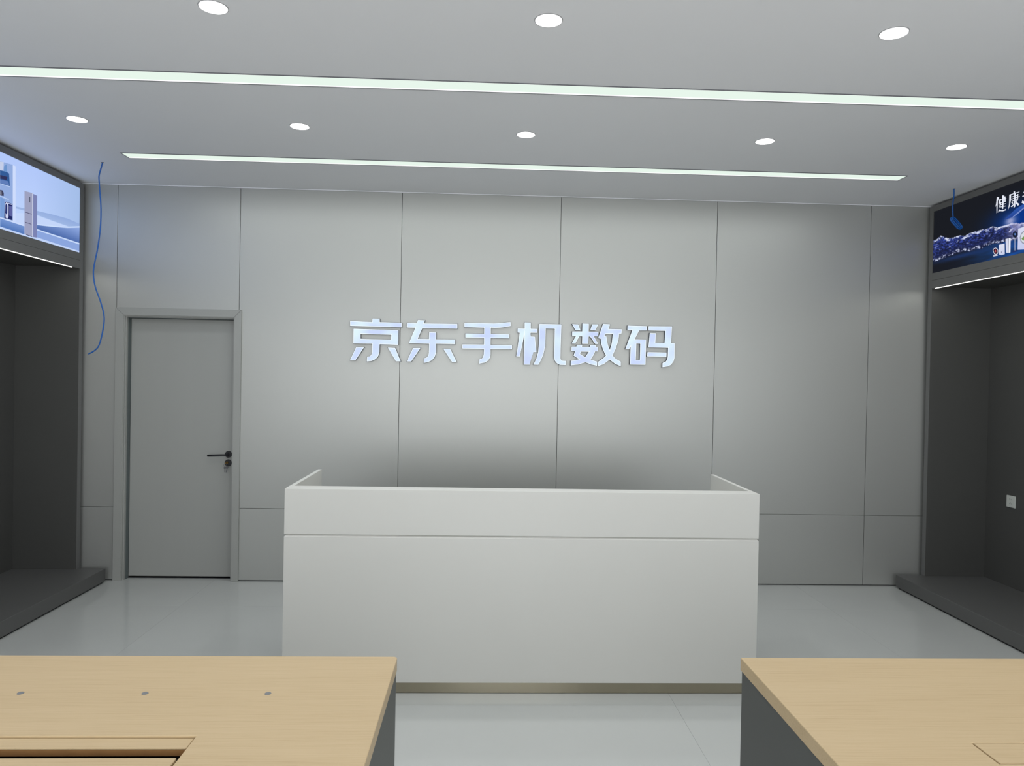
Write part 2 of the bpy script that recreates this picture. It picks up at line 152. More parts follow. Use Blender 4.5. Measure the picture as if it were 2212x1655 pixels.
# ---------------------------------------------------------------- helpers
def thing(name, label, cat, loc, group=None, kind=None):
    o = bpy.data.objects.new(name, None); COL.objects.link(o); o.location = loc; o.empty_display_size = 0.05
    if label: o['label'] = label
    if cat: o['category'] = cat
    if group: o['group'] = group
    if kind: o['kind'] = kind
    return o
def wloc(o):
    v = Vector((0, 0, 0))
    while o: v += o.location; o = o.parent
    return v
def obj(name, bm, mats, parent=None, smooth=False, loc=None, label=None):
    """bm is in world coordinates; origin goes to loc (default: parent origin)"""
    base = wloc(parent) if parent else Vector((0, 0, 0))
    org = Vector(loc) if loc is not None else base
    bmesh.ops.translate(bm, verts=bm.verts, vec=-org)
    me = bpy.data.meshes.new(name); bm.to_mesh(me); bm.free()
    if not isinstance(mats, (list, tuple)): mats = [mats]
    for m in mats: me.materials.append(m)
    if smooth:
        for p in me.polygons: p.use_smooth = True
    o = bpy.data.objects.new(name, me); COL.objects.link(o)
    if parent: o.parent = parent
    o.location = org - base
    if label: o['label'] = label
    return o
def struct(o): o['kind'] = 'structure'; return o
def box(bm, x0, x1, y0, y1, z0, z1, bev=0.0, seg=2, mi=0):
    if x0 > x1: x0, x1 = x1, x0
    if y0 > y1: y0, y1 = y1, y0
    if z0 > z1: z0, z1 = z1, z0
    mt = Matrix.Translation(((x0 + x1) / 2, (y0 + y1) / 2, (z0 + z1) / 2)) @ Matrix.Diagonal((x1 - x0, y1 - y0, z1 - z0, 1))
    r = bmesh.ops.create_cube(bm, size=1.0, matrix=mt)
    vs = r['verts']; fs = {f for v in vs for f in v.link_faces}
    for f in fs: f.material_index = mi
    if bev:
        es = list({e for v in vs for e in v.link_edges})
        bmesh.ops.bevel(bm, geom=es, offset=bev, segments=seg, affect='EDGES', profile=0.5)
    return bm
def B(*a, **k): return box(bmesh.new(), *a, **k)
def boxes(*L, **k):
    bm = bmesh.new()
    for a in L: box(bm, *a, **k)
    return bm
def disc(bm, c, axis, r0, r1, depth, seg=40, mi=0):
    """cone frustum centred on c, along axis"""
    q = Vector((0, 0, 1)).rotation_difference(Vector(axis).normalized()).to_matrix().to_4x4()
    r = bmesh.ops.create_cone(bm, cap_ends=True, segments=seg, radius1=r0, radius2=r1, depth=depth, matrix=Matrix.Translation(c) @ q)
    for f in {f for v in r['verts'] for f in v.link_faces}: f.material_index = mi
    return bm
def tube(bm, pts, r, seg=8):
    pts = [Vector(p) for p in pts]; n = len(pts); prev = None; rings = []
    for i, p in enumerate(pts):
        t = (pts[min(i + 1, n - 1)] - pts[max(i - 1, 0)]).normalized()
        if prev is None:
            a = Vector((0, 1, 0)) if abs(t.y) < 0.9 else Vector((1, 0, 0))
            u = t.cross(a).normalized()
        else:
            u = (prev - t * prev.dot(t)).normalized()
        prev = u; v = t.cross(u)
        rings.append([bm.verts.new(p + (u * math.cos(2 * math.pi * k / seg) + v * math.sin(2 * math.pi * k / seg)) * r) for k in range(seg)])
    for i in range(n - 1):
        for k in range(seg):
            bm.faces.new((rings[i][k], rings[i][(k + 1) % seg], rings[i + 1][(k + 1) % seg], rings[i + 1][k]))
    bm.faces.new(rings[0][::-1]); bm.faces.new(rings[-1])
    bmesh.ops.recalc_face_normals(bm, faces=bm.faces)
    return bm
def smooth_path(pts, n=8):
    pts = [Vector(p) for p in pts]; out = []
    for i in range(len(pts) - 1):
        p0 = pts[max(i - 1, 0)]; p1 = pts[i]; p2 = pts[i + 1]; p3 = pts[min(i + 2, len(pts) - 1)]
        for k in range(n):
            t = k / n
            out.append(0.5 * ((2 * p1) + (p2 - p0) * t + (2 * p0 - 5 * p1 + 4 * p2 - p3) * t * t + (3 * p1 - p0 - 3 * p2 + p3) * t ** 3))
    out.append(pts[-1]); return out
def prism(bm, ring, y0, y1, axis='y', mi=0):
    """extrude a closed ring of 2D points along an axis ('y': ring is x,z; 'z': ring is x,y)"""
    def pt(p, t): return (p[0], t, p[1]) if axis == 'y' else ((p[0], p[1], t) if axis == 'z' else (t, p[0], p[1]))
    a = [bm.verts.new(pt(p, y0)) for p in ring]; b = [bm.verts.new(pt(p, y1)) for p in ring]
    n = len(ring); fs = [bm.faces.new(a), bm.faces.new(b[::-1])]
    for i in range(n): fs.append(bm.faces.new((a[i], b[i], b[(i + 1) % n], a[(i + 1) % n])))
    for f in fs: f.material_index = mi
    bmesh.ops.recalc_face_normals(bm, faces=fs)
    return bm

# ---------------------------------------------------------------- the room
XL, XR = -3.002, 3.459            # fronts of the side display cabinets
WL, WR = -3.52, 3.99              # side walls behind them
YB = -8.4                         # open shop front
floor = struct(obj('floor', B(WL, WR, YB, 0.3, -0.06, -0.006), GROUT))
tx = [WL, -2.028, -0.528, 0.972, 2.472, WR]
ty = [0.16, -0.608, -2.108, -3.608, -5.108, -6.608, YB]
g = 0.0004
for i in range(len(tx) - 1):
    for j in range(len(ty) - 1):
        cx, cy = (tx[i] + tx[i + 1]) / 2, (ty[j] + ty[j + 1]) / 2
        obj('floor_tile', B(tx[i] + g, tx[i + 1] - g, ty[j + 1] + g, ty[j] - g, -0.006, 0.0), TILE, floor, loc=(cx, cy, -0.003))
ceil = struct(obj('ceiling', B(WL - .1, WR + .1, YB, 0.3, H, H + 0.1), CEIL))
struct(obj('wall_left', boxes((WL - 0.1, WL, YB, 0.3, 0, H), (WL, XL - .01, YB, -2.91, 0, H)), WHITEP))
struct(obj('wall_right', boxes((WR, WR + 0.1, YB, 0.3, 0, H), (XR + .01, WR, YB, -2.91, 0, H)), WHITEP))
DX0, DX1, DZ = -2.716, -1.893, 2.010   # door opening
wb = struct(obj('wall_back', boxes((WL, DX0, 0.012, 0.16, 0, H), (DX1, WR, 0.012, 0.16, 0, H), (DX0, DX1, 0.012, 0.16, DZ, H)), JOINT))
px = [-3.30, -2.776, -1.863, -0.643, 0.577, 1.797, 3.017, 3.80]
g = 0.0014
for i in range(7):
    for (z0, z1) in ((0.007, 0.557), (0.557, 2.991)):
        if i == 1:
            if z0 < 0.5: continue
            z0 = DZ
        bm = B(px[i] + g, px[i + 1] - g, 0.0, 0.012, z0 + g, z1 - g, bev=0.0008, seg=1)
        obj('wall_panel', bm, PANEL, wb)
struct(obj('trim_1', B(-3.05, 3.50, -0.003, 0.012, 2.9905, 2.995), CEIL))

# ---------------------------------------------------------------- door
door = thing('door_1', None, None, (-2.304, 0.0, 0.0), kind='structure')
def casing(ring_pairs, name):
    bm = bmesh.new(); prism(bm, ring_pairs, -0.016, 0.004, 'y')
    bmesh.ops.bevel(bm, geom=[e for e in bm.edges], offset=0.0015, segments=1, affect='EDGES')
    return obj(name, bm, FRAME, door)
OX0, OX1, OZ = -2.776, -1.840, 2.066
IX0, IX1, IZ = -2.716, -1.893, 2.010
m_ = 0.0006
casing([(OX0, 0.0), (IX0, 0.0), (IX0, IZ - m_), (OX0, OZ - m_)], 'door_casing')
casing([(OX1, 0.0), (IX1, 0.0), (IX1, IZ - m_), (OX1, OZ - m_)], 'door_casing')
casing([(OX0 + m_, OZ), (OX1 - m_, OZ), (IX1 - m_, IZ), (IX0 + m_, IZ)], 'door_casing')
# jamb lining with a stepped bead
obj('door_jamb', boxes((IX0, IX0 + .006, -.010, .13, 0, IZ), (IX0 + .006, IX0 + .014, .006, .13, 0, IZ - .006)), FRAME, door)
obj('door_jamb', boxes((IX1 - .006, IX1, -.010, .13, 0, IZ), (IX1 - .010, IX1 - .006, .006, .13, 0, IZ - .006)), FRAME, door)
obj('door_jamb', boxes((IX0 + .006, IX1 - .006, -.010, .13, IZ - .006, IZ), (IX0 + .014, IX1 - .010, .006, .13, IZ - .014, IZ - .006)), FRAME, door)
obj('door_seal', boxes((IX0 + .014, IX0 + .017, .030, .074, 0.0, IZ - .014), (IX1 - .013, IX1 - .010, .030, .074, 0.0, IZ - .014), (IX0 + .014, IX1 - .010, .030, .074, IZ - .018, IZ - .014)), SEAL, door, label='dark grey rubber seal')
leaf = obj('door_leaf', B(IX0 + .018, IX1 - .014, .074, .114, 0.014, IZ - .019, bev=0.001, seg=1), DOORM, door)
obj('door_threshold', B(IX0 + .006, IX1 - .006, .070, .128, 0.0003, 0.0035), BLACK, door)
obj('door_back_stop', B(IX0, IX1, .130, .158, 0, IZ), JOINT, door)
YD = 0.074
hx, hz = -1.952, 0.960
dh = disc(bmesh.new(), (hx, YD - .004, hz), (0, -1, 0), .0265, .0255, .008)
disc(dh, (hx, YD - .022, hz), (0, -1, 0), .010, .009, .034, seg=20)
handle = obj('door_handle', dh, BLACK, leaf, label='black round rose')
lv = tube(bmesh.new(), [(hx + .008, YD - .042, hz - .003), (hx - .05, YD - .044, hz - .004), (hx - .10, YD - .044, hz - .006), (hx - .145, YD - .042, hz - .0075)], .0085, 10)
bmesh.ops.scale(lv, vec=(1, 0.75, 1), space=Matrix.Translation((0, -(YD - .044), 0)), verts=lv.verts)
obj('door_lever', lv, BLACK, door, smooth=True, label='black straight lever')
lk = disc(bmesh.new(), (hx - .001, YD - .004, hz - .066), (0, -1, 0), .0265, .0255, .008)
obj('lock_rose', lk, BLACK, door)
lk = disc(bmesh.new(), (hx - .006, YD - .012, hz - .063), (0, -1, 0), .0085, .0085, .012, seg=20)
obj('lock_cylinder', lk, BRASS, door, label='brass lock cylinder')
# keys in the lock
ky = thing('key_bunch', 'small bunch of keys hanging from the black lock on the grey door', 'keys', (hx - .006, YD - .018, hz - .063))
kb = B(hx - .0115, hx - .0005, YD - .050, YD - .026, hz - .066, hz - .060, bev=.0008, seg=1)
box(kb, hx - .0085, hx - .0035, YD - .026, YD - .0185, hz - .0645, hz - .0615)
obj('key', kb, BRASS, ky, label='brass key pushed into the lock')
ring_pts = [(hx - .008 + .011 * math.sin(a), YD - .046 + .002 * math.cos(a), hz - .079 + .014 * math.cos(a)) for a in [2 * math.pi * k / 24 for k in range(25)]]
obj('key_ring', tube(bmesh.new(), ring_pts, .0012, 6), NICKEL, ky, smooth=True)
for dx, dz, ang in ((-.012, -.0945, -0.05), (.006, -.093, 0.12)):
    bm = disc(bmesh.new(), (0, 0, -.009), (0, 1, 0), .009, .009, .002, seg=18)
    box(bm, -.0028, .0028, -.001, .001, -.046, -.015); box(bm, -.0045, -.0028, -.001, .001, -.040, -.034); box(bm, -.004, -.0028, -.001, .001, -.030, -.026)
    bmesh.ops.transform(bm, matrix=Matrix.Translation((hx + dx, YD - .045, hz + dz + 0.004)) @ Matrix.Rotation(ang, 4, 'Y'), verts=bm.verts)
    obj('key', bm, NICKEL, ky)

# ---------------------------------------------------------------- lit wall sign, one thing per character
def curve_mesh(name, rings, off, y_back, y_front):
    cu = bpy.data.curves.new(name, 'CURVE'); cu.dimensions = '2D'; cu.fill_mode = 'BOTH'; cu.offset = off
    cu.extrude = abs(y_back - y_front) / 2; cu.resolution_u = 1
    for r in rings:
        sp = cu.splines.new('POLY'); sp.points.add(len(r) - 1)
        for p, (x, z) in zip(sp.points, r): p.co = (x, z, 0, 1)
        sp.use_cyclic_u = True
    o = bpy.data.objects.new(name, cu); COL.objects.link(o)
    dg = bpy.context.evaluated_depsgraph_get(); dg.update()
    me = bpy.data.meshes.new_from_object(o.evaluated_get(dg))
    bm = bmesh.new(); bm.from_mesh(me)
    bpy.data.objects.remove(o); bpy.data.curves.remove(cu); bpy.data.meshes.remove(me)
    # local x,y,z(extrude) -> world x, z, -y
    ym = (y_back + y_front) / 2
    for v in bm.verts: v.co = Vector((v.co.x, ym - v.co.z, v.co.y))
    bmesh.ops.recalc_face_normals(bm, faces=bm.faces)
    return bm
ORD = ['first', 'second', 'third', 'fourth', 'fifth', 'sixth']
DESC = ['with a roof bar over a box and three feet', 'with a slanted stroke, two bars and three feet', 'with three crossbars on one hooked stem', 'with a tree shape beside an open arch', 'with many short strokes in two halves', 'with a small box and a stepped hook']
for i, ch in enumerate(SIGN):
    allp = [p for pc in ch for p in pc[0]]
    cx = (min(p[0] for p in allp) + max(p[0] for p in allp)) / 2; cz = min(p[1] for p in allp)
    t = thing('sign_character', '%s lit character from the left, %s' % (ORD[i], DESC[i]), 'sign', (cx, 0.0, cz), group='lit characters of the sign on the back wall')
    for pc in ch:
        obj('letter_shell', curve_mesh('c', pc, 0.0012, -0.0005, -0.0262), SIGN_S, t)
        obj('letter_rim', curve_mesh('c', pc, -0.0006, -0.0258, -0.0268), SIGN_R, t, label='bright white glowing edge')
        obj('letter_face', curve_mesh('c', pc, -0.0042, -0.0265, -0.0275), SIGN_F, t, label='glowing pale blue acrylic face')

# ---------------------------------------------------------------- reception desk
D0, D1, DF, DB, DT = -0.977, 1.418, -1.985, -1.240, 1.0262
desk = thing('reception_desk', 'long white reception desk with raised front and side panels on a steel kick', 'desk', ((D0 + D1) / 2, (DF + DB) / 2, 0))
ZS = 0.799
obj('upper_front_panel', B(D0, D1, DF, DF + .098, ZS, DT, bev=.0012, seg=2), WHITE, desk)
for x0, x1 in ((D0, D0 + .022), (D1 - .022, D1)):
    obj('upper_side_panel', B(x0, x1, DF + .0985, DB, ZS, DT, bev=.0012, seg=2), WHITE, desk)
gz = ZS - .0125
def champ(axis, lo, hi, zlo, zhi, c, side):  # cross-section with a chamfered outer top edge
    if side < 0: return [(hi, zlo), (hi, zhi), (lo + c, zhi), (lo, zhi - c), (lo, zlo)]
    return [(lo, zlo), (lo, zhi), (hi - c, zhi), (hi, zhi - c), (hi, zlo)]
bm = bmesh.new()
prism(bm, [(DF + .022, .058), (DF + .022, ZS - .013), (DF + .022, ZS - .001), (DF + .012, ZS - .001), (DF, ZS - .013), (DF, .058)], D0, D1, 'x')
for v in bm.verts:
    if v.co.z > ZS - .002: v.co.x += .012 if v.co.x < 0 else -.012
obj('lower_front_panel', bm, WHITE, desk)
for s, x0, x1 in ((-1, D0, D0 + .022), (1, D1 - .022, D1)):
    bm = bmesh.new(); prism(bm, champ('y', x0, x1, .058, ZS - .001, .012, s), DF + .0225, DB, 'y')
    obj('lower_side_panel', bm, WHITE, desk)
obj('toe_kick', boxes((D0 + .010, D1 - .010, DF + .012, DF + .030, .002, .058), (D0 + .010, D0 + .026, DF + .030, DB - .01, .002, .058), (D1 - .026, D1 - .010, DF + .030, DB - .01, .002, .058)), STEEL, desk, label='brushed steel kick strip')
obj('kick_base', B(D0 + .03, D1 - .03, DF + .03, DF + .08, 0.0, .058), HOLE, desk)
obj('worktop', B(D0 + .0225, D1 - .0225, DF + .031, DB - .05, .735, .760, bev=.001, seg=1), WHITE, desk)
obj('back_rail', B(D0 + .0225, D1 - .0225, DF + .031, DF + .050, .06, .734), WHITE, desk)

# ---------------------------------------------------------------- display tables
def ring_rect(x0, x1, y0, y1, r=0.0, corners='', n=6):
    pts = []
    for key, (cx, cy, a0) in (('sw', (x0, y0, 180)), ('se', (x1, y0, 270)), ('ne', (x1, y1, 0)), ('nw', (x0, y1, 90))):
        if r and key in corners:
            ox = cx + (r if 'w' in key else -r); oy = cy + (r if 's' in key else -r)
            for k in range(n + 1):
                a = math.radians(a0 + 90 * k / n); pts.append((ox + r * math.cos(a), oy + r * math.sin(a)))
        else: pts.append((cx, cy))
    return pts
def top_with_hole(outer, hole, z0, z1, bev=0.0012):
    """flat slab with one rectangular through-hole"""
    bm = bmesh.new()
    for z in (z1, z0):
        es = []
        for rg in (outer, hole):
            vs = [bm.verts.new((p[0], p[1], z)) for p in rg]
            es += [bm.edges.new((vs[i], vs[(i + 1) % len(vs)])) for i in range(len(vs))]
        bmesh.ops.triangle_fill(bm, use_beauty=True, use_dissolve=False, edges=es)
    bm.verts.ensure_lookup_table()
    n = len(bm.verts) // 2
    vs = list(bm.verts); up, lo = vs[:n], vs[n:]
    k = 0
    for rg in (outer, hole):
        m = len(rg)
        for i in range(m):
            a, b = k + i, k + (i + 1) % m
            bm.faces.new((up[a], up[b], lo[b], lo[a]))
        k += m
    bmesh.ops.recalc_face_normals(bm, faces=bm.faces)
    sharp = [e for e in bm.edges if len(e.link_faces) == 2 and e.calc_face_angle(0) > 1.0 and abs(e.verts[0].co.z - z1) < 1e-5 and abs(e.verts[1].co.z - z1) < 1e-5]
    bmesh.ops.bevel(bm, geom=sharp, offset=bev, segments=1, affect='EDGES')
    return bm
TZ, TT = 0.850, 0.0335
def table(name, label, x0, x1, hole, round_corner, side_x):
    y0, y1 = -4.900, -3.705
    t = thing(name, label, 'table', ((x0 + x1) / 2, (y0 + y1) / 2, 0))
    obj('tabletop', top_with_hole(ring_rect(x0, x1, y0, y1, .011, round_corner), ring_rect(*hole), TZ - TT, TZ), WOOD, t)
    i_ = 0.003
    zb = TZ - TT
    obj('side_panel', B(x0 + i_, x0 + i_ + .025, y0 + i_, y1 - i_, 0.0, zb - .0005, bev=.001, seg=1), BASE, t)
    obj('side_panel', B(x1 - i_ - .025, x1 - i_, y0 + i_, y1 - i_, 0.0, zb - .0005, bev=.001, seg=1), BASE, t)
    obj('end_panel', B(x0 + i_ + .0255, x1 - i_ - .0255, y1 - i_ - .025, y1 - i_ - .001, 0.05, zb - .0005), BASE, t)
    obj('end_panel', B(x0 + i_ + .0255, x1 - i_ - .0255, y0 + i_ + .001, y0 + i_ + .025, 0.05, zb - .0005), BASE, t)
    return t, zb
LX0, LX1 = -1.907, -0.2165
hl = (-1.542, -0.5820, -4.520, -4.1385)
tl, zb = table('display_table', 'pale oak display table on the left, with small grey caps and an open cable slot', LX0, LX1, hl, 'ne', LX1)
obj('cable_lid', B(hl[0] + .004, hl[1] - .0045, -4.510, -4.2260, TZ - .025, TZ, bev=.0012, seg=1), WOOD, tl)
obj('slot_flap', B(hl[0] + .004, hl[1] - .0040, -4.1812, -4.1400, TZ - .0045 - .003, TZ - .0045, bev=.0010, seg=1), WOOD, tl, label='narrow oak flap set slightly lower than the top')
obj('slot_lining', boxes((hl[0] + .004, hl[1] - .0042, -4.1808, -4.1410, TZ - .0205, TZ - .0076), (hl[1] + .0005, hl[1] + .012, hl[2], hl[3], zb - .014, zb - .0005)), MDF, tl, label='raw board edge inside the slot, its brown darkened for shade')
bm = boxes((hl[0], hl[1] + .01, -4.52, hl[3] + .01, zb - .020, zb - .012))
for k in range(330):
    x = hl[0] + (hl[1] - hl[0]) * (k + random.random() * .8) / 330
    y = hl[3] - .004; z = zb - .003; a = random.uniform(-.012, .012)
    box(bm, x, x + .0016, y - .088, y - .040, z - .003 + random.uniform(-.002, .002), z + random.uniform(-.001, .001))
br = obj('brush_strip', bm, BRISTLE, tl, label='dark bristle strip under the slot'); br['kind'] = 'stuff'
for x in (-1.062, -0.7778, -0.4935, -1.3463, -1.6306):
    bm = disc(bmesh.new(), (x, -3.936, TZ + .0004), (0, 0, 1), .0078, .0072, .0016, seg=24)
    obj('cable_cap', bm, GREYPL, tl, label='small round grey cap')
RX0, RX1 = 0.7160, 2.4065
hr = (1.0455, 2.077, -4.2565, -4.1715)
tr, zb = table('display_table', 'pale oak display table on the right, with one small inset lid near its corner', RX0, RX1, hr, '', RX0)
obj('cable_lid', B(hr[0] + .0042, 1.1565, hr[2] + .0022, hr[3] - .0020, TZ - .020, TZ, bev=.0010, seg=1), WOOD, tr)
obj('slot_lining', boxes((hr[0] - .01, hr[1] + .01, hr[2] - .01, hr[3] + .01, zb - .016, zb - .0005)), MDF, tr)

# ---------------------------------------------------------------- side display cabinets with light boxes
def print_mesh(name, s, x, back, polys, u0, u1, z0, z1, nu_fine, parent):
    """flat backlit print: s = +1 faces +x (left box), -1 faces -x (right box)"""
    us = []
    u = u0
    while u < u1 - 1e-6:
        us.append(u); u += nu_fine if u < 1.25 else 0.02
    us.append(u1)
    nz_ = int((z1 - z0) / 0.0042); zs = [z0 + (z1 - z0) * k / nz_ for k in range(nz_ + 1)]
    verts = []; faces = []; cols = []
    for a in us:
        for z in zs: verts.append((x, -a, z)); cols.append(back(a, z))
    n = len(zs)
    for i in range(len(us) - 1):
        for j in range(n - 1):
            q = [i * n + j, (i + 1) * n + j, (i + 1) * n + j + 1, i * n + j + 1]
            faces.append(q if s < 0 else q[::-1])
    d = 0.0
    for c, ring, c2 in polys:
        d += 0.00004
        b = len(verts); m = len(ring); zt = max(p[1] for p in ring); zb_ = min(p[1] for p in ring)
        for (a, z) in ring:
            verts.append((x + s * d, -a, z))
            k = (zt - z) / max(zt - zb_, 1e-6)
            cc = c if c2 is None else tuple(c[q] * (1 - k) + c2[q] * k for q in range(3))
            cols.append(cc)
        area = sum(ring[q][0] * ring[(q + 1) % m][1] - ring[(q + 1) % m][0] * ring[q][1] for q in range(m))
        f = list(range(b, b + m))
        faces.append(f if (area > 0) == (s < 0) else f[::-1])
    base = wloc(parent)
    me = bpy.data.meshes.new(name); me.from_pydata([tuple(Vector(v) - base) for v in verts], [], faces)
    at = me.color_attributes.new('ink', 'FLOAT_COLOR', 'POINT')
    for k, c in enumerate(cols): at.data[k].color = rgb(c)
    me.materials.append(INK)
    o = bpy.data.objects.new(name, me); COL.objects.link(o); o.parent = parent
    return o
def mixc(a, b, t):
    t = max(0.0, min(1.0, t)); return tuple(a[i] * (1 - t) + b[i] * t for i in range(3))
def back_left(u, z):
    t = (z - 2.458) / 0.475
    c = mixc((192, 214, 252), (178, 200, 250), t)
    return mixc((164, 190, 232), c, (u - 0.09) / 0.55)
def interp(tab, u):
    if u <= tab[0][0]: return tab[0][1]
    for a, b in zip(tab, tab[1:]):
        if u <= b[0]: return a[1] + (b[1] - a[1]) * (u - a[0]) / max(b[0] - a[0], 1e-6)
    return tab[-1][1] + 0.02 * math.sin(9 * (u - tab[-1][0])) * noise.noise((u * 3, 7, 0))
def back_right(u, z):
    zr = interp(RIDGE, u); zl = interp(LOW, u)
    zr += 0.006 * noise.noise((u * 40, 3.1, 0)); zl += 0.008 * noise.noise((u * 30, 9.7, 0))
    glow = math.exp(-(((u - 0.925) / 0.05) ** 2 + ((z - 2.69) / 0.032) ** 2))
    blue = math.exp(-(((u - 1.02) / 0.26) ** 2 + ((z - 2.69) / 0.10) ** 2))
    if z > zr:
        c = mixc((27, 29, 35), (12, 52, 132), blue * 1.15)
        return mixc(c, (158, 164, 206), glow * 0.95)
    if z > zl:
        dpt = (zr - z) / max(zr - zl, 1e-4)
        p = u * 16 + z * 30; q = z * 52 - u * 9
        n1 = noise.fractal((p, q, 0.3), 0.8, 2.1, 5); n2 = noise.fractal((u * 44, z * 120 + u * 20, 5.3), 0.9, 2.0, 3)
        ridge = 1.0 - min(1.0, (zr - z) / 0.030)
        snow = -0.42 + 1.05 * ridge + 0.95 * n1 + 0.45 * n2
        deep = mixc((60, 78, 168), (27, 32, 62), 0.45 + 0.6 * dpt - 1.0 * n2)
        c = mixc(deep, (216, 222, 246), snow * 1.6)
        edge = math.exp(-((z - zl - 0.012) / 0.010) ** 2) * max(0.0, n2 * 1.3 + 0.25)
        c = mixc(c, (205, 212, 238), edge * 1.6)
        dark = math.exp(-((z - zl - 0.035) / 0.016) ** 2) * 0.6
        c = mixc(c, (34, 42, 84), dark * (1 - min(1, edge * 2)))
        return mixc(c, (168, 166, 208), 0.75 * math.exp(-(((u - 0.985) / 0.075) ** 2)) * (1 - 0.6 * dpt))
    k = math.exp(-(((u - 0.98) / 0.36) ** 2))
    c = mixc((27, 29, 36), (30, 80, 160), k * (0.75 + 0.35 * noise.noise((u * 9, z * 50, 2))))
    k2 = math.exp(-(((u - 0.45) / 0.35) ** 2)) * math.exp(-((z - 2.540) / 0.018) ** 2)
    return mixc(c, (34, 58, 112), 0.75 * k2)

def cabinet(name, label, X, s, pd, nd, led_y, back, polys):
    """s: direction into the recess (-1 left, +1 right); pd: plinth projection; nd: recess depth"""
    yA, yB_ = -0.045, -2.90
    t = thing(name, label, 'display cabinet', (X + s * .2, (yA + yB_) / 2, 0))
    d = lambda k: X + s * k
    z0, z1, zs, zf, ztop = 2.458, 2.934, 2.402, 2.340, 2.978
    e = 0.047
    for y in (yA, yB_ + e):
        obj('side_panel', B(d(0), d(nd), y - e, y, 0.105, ztop, bev=.001, seg=1), [DARK, HEADER], t)
        o_ = t.children[-1]
        for p_ in o_.data.polygons: p_.material_index = 1 if p_.normal.x * s < -0.6 else 0
    obj('back_panel', B(d(nd), d(nd + .02), yB_, yA, 0.0, ztop), DARK, t)
    ya, yb = yA - e, yB_ + e
    obj('top_rail', B(d(0.0), d(.05), yb, ya, z1, ztop), HEADER, t)
    obj('bottom_rail', B(d(0.0), d(.05), yb, ya, zs + .0008, z0), HEADER, t)
    obj('fascia', B(d(0.0), d(.05), yb, ya, zf, zs - .0008), HEADER, t)
    obj('recess_ceiling', B(d(.05), d(nd), yb, ya, zf + .012, zf + .03), DARK, t)
    obj('light_box', B(d(.012), d(.05), yb, ya, z0, z1), DARK, t)
    p = print_mesh('printed_panel', -s, d(.006), back, polys, -ya, -yb, z0, z1, 0.0042, t)
    obj('led_strip', B(d(.004), d(.014), yb + .05, led_y, zf - .0035, zf - .0002), LED_E, t, label='thin white LED strip under the header')
    area_light('recess_led', (d(.012), (yb + led_y) / 2, zf - .006), (0.01, led_y - yb - .05), E_LED, (1, 1, .95), parent=t)
    bm = B(d(-pd), d(nd), yB_, yA - .012, 0.012, 0.105, bev=.0015, seg=1)
    obj('plinth', bm, PLINTH, t)
    obj('plinth_foot', B(d(-pd + .014), d(nd - .01), yB_ + .02, yA - .03, 0.0, 0.012), HOLE, t)
    return t
cabL = cabinet('display_cabinet', 'dark grey display cabinet on the left wall under a pale blue picture of a fridge', XL, -1, 0.196, 0.465, -0.186, back_left, LEFT)
cabR = cabinet('display_cabinet', 'dark grey display cabinet on the right wall under a dark picture of snowy mountains', XR, 1, 0.208, 0.475, -0.126, back_right, RIGHT)

# ---------------------------------------------------------------- socket in the right cabinet
sx = XR + 0.475
so = thing('wall_socket', 'small white square socket on the back of the right dark cabinet', 'socket', (sx, -0.371, 0.739))
bm = B(sx - .009, sx - .0002, -.416, -.326, .695, .783, bev=.003, seg=2)
obj('socket_plate', bm, PLASTIC, so)
obj('socket_insert', B(sx - .0105, sx - .009, -.401, -.341, .706, .772, bev=.0008, seg=1), PLASTIC, so)
def slot(y, z, a, l=.007):
    bm = bmesh.new(); box(bm, -.0006, .0006, -.0011, .0011, -l / 2, l / 2)
    bmesh.ops.transform(bm, matrix=Matrix.Translation((sx - .0107, y, z)) @ Matrix.Rotation(a, 4, 'X'), verts=bm.verts)
    obj('socket_slot', bm, GREYPL, so)
slot(-.362, .758, 0); slot(-.378, .756, 0); slot(-.371, .735, .1); slot(-.363, .722, .6); slot(-.379, .722, -.6)

# ---------------------------------------------------------------- blue cables hanging from the ceiling
c1 = thing('network_cable', 'long blue cable hanging loose from the ceiling in front of the left wall', 'cable', (-2.596, -0.587, H))
pts = [(-2.594, H + .001), (-2.604, 2.955), (-2.615, 2.913), (-2.616, 2.879), (-2.608, 2.78), (-2.601, 2.686), (-2.603, 2.561), (-2.619, 2.42), (-2.642, 2.295), (-2.645, 2.232), (-2.632, 2.155), (-2.593, 2.046), (-2.571, 1.953), (-2.579, 1.859), (-2.602, 1.764), (-2.630, 1.726), (-2.672, 1.70)]
obj('cable_run', tube(bmesh.new(), smooth_path([(x, -0.587, z) for x, z in pts], 6), .0044, 10), BLUE, c1, smooth=True)
obj('cable_hole', disc(bmesh.new(), (-2.594, -.587, H - .0006), (0, 0, 1), .009, .009, .001, seg=20), HOLE, c1)
c2 = thing('network_cable', 'short blue cable coiled into a bundle, hanging before the mountain picture', 'cable', (3.327, -0.54, H))
obj('cable_run', tube(bmesh.new(), smooth_path([(3.327, -.54, H + .001), (3.3275, -.54, 2.945), (3.322, -.54, 2.90), (3.3215, -.54, 2.85), (3.325, -.54, 2.80), (3.332, -.54, 2.775)], 6), .0042, 10), BLUE, c2, smooth=True)
obj('cable_hole', disc(bmesh.new(), (3.327, -.54, H - .0006), (0, 0, 1), .008, .008, .001, seg=20), HOLE, c2)
A_, B_ = Vector((3.312, -.54, 2.788)), Vector((3.384, -.54, 2.712))
ax = (B_ - A_).normalized(); nx_ = Vector((ax.z, 0, -ax.x))
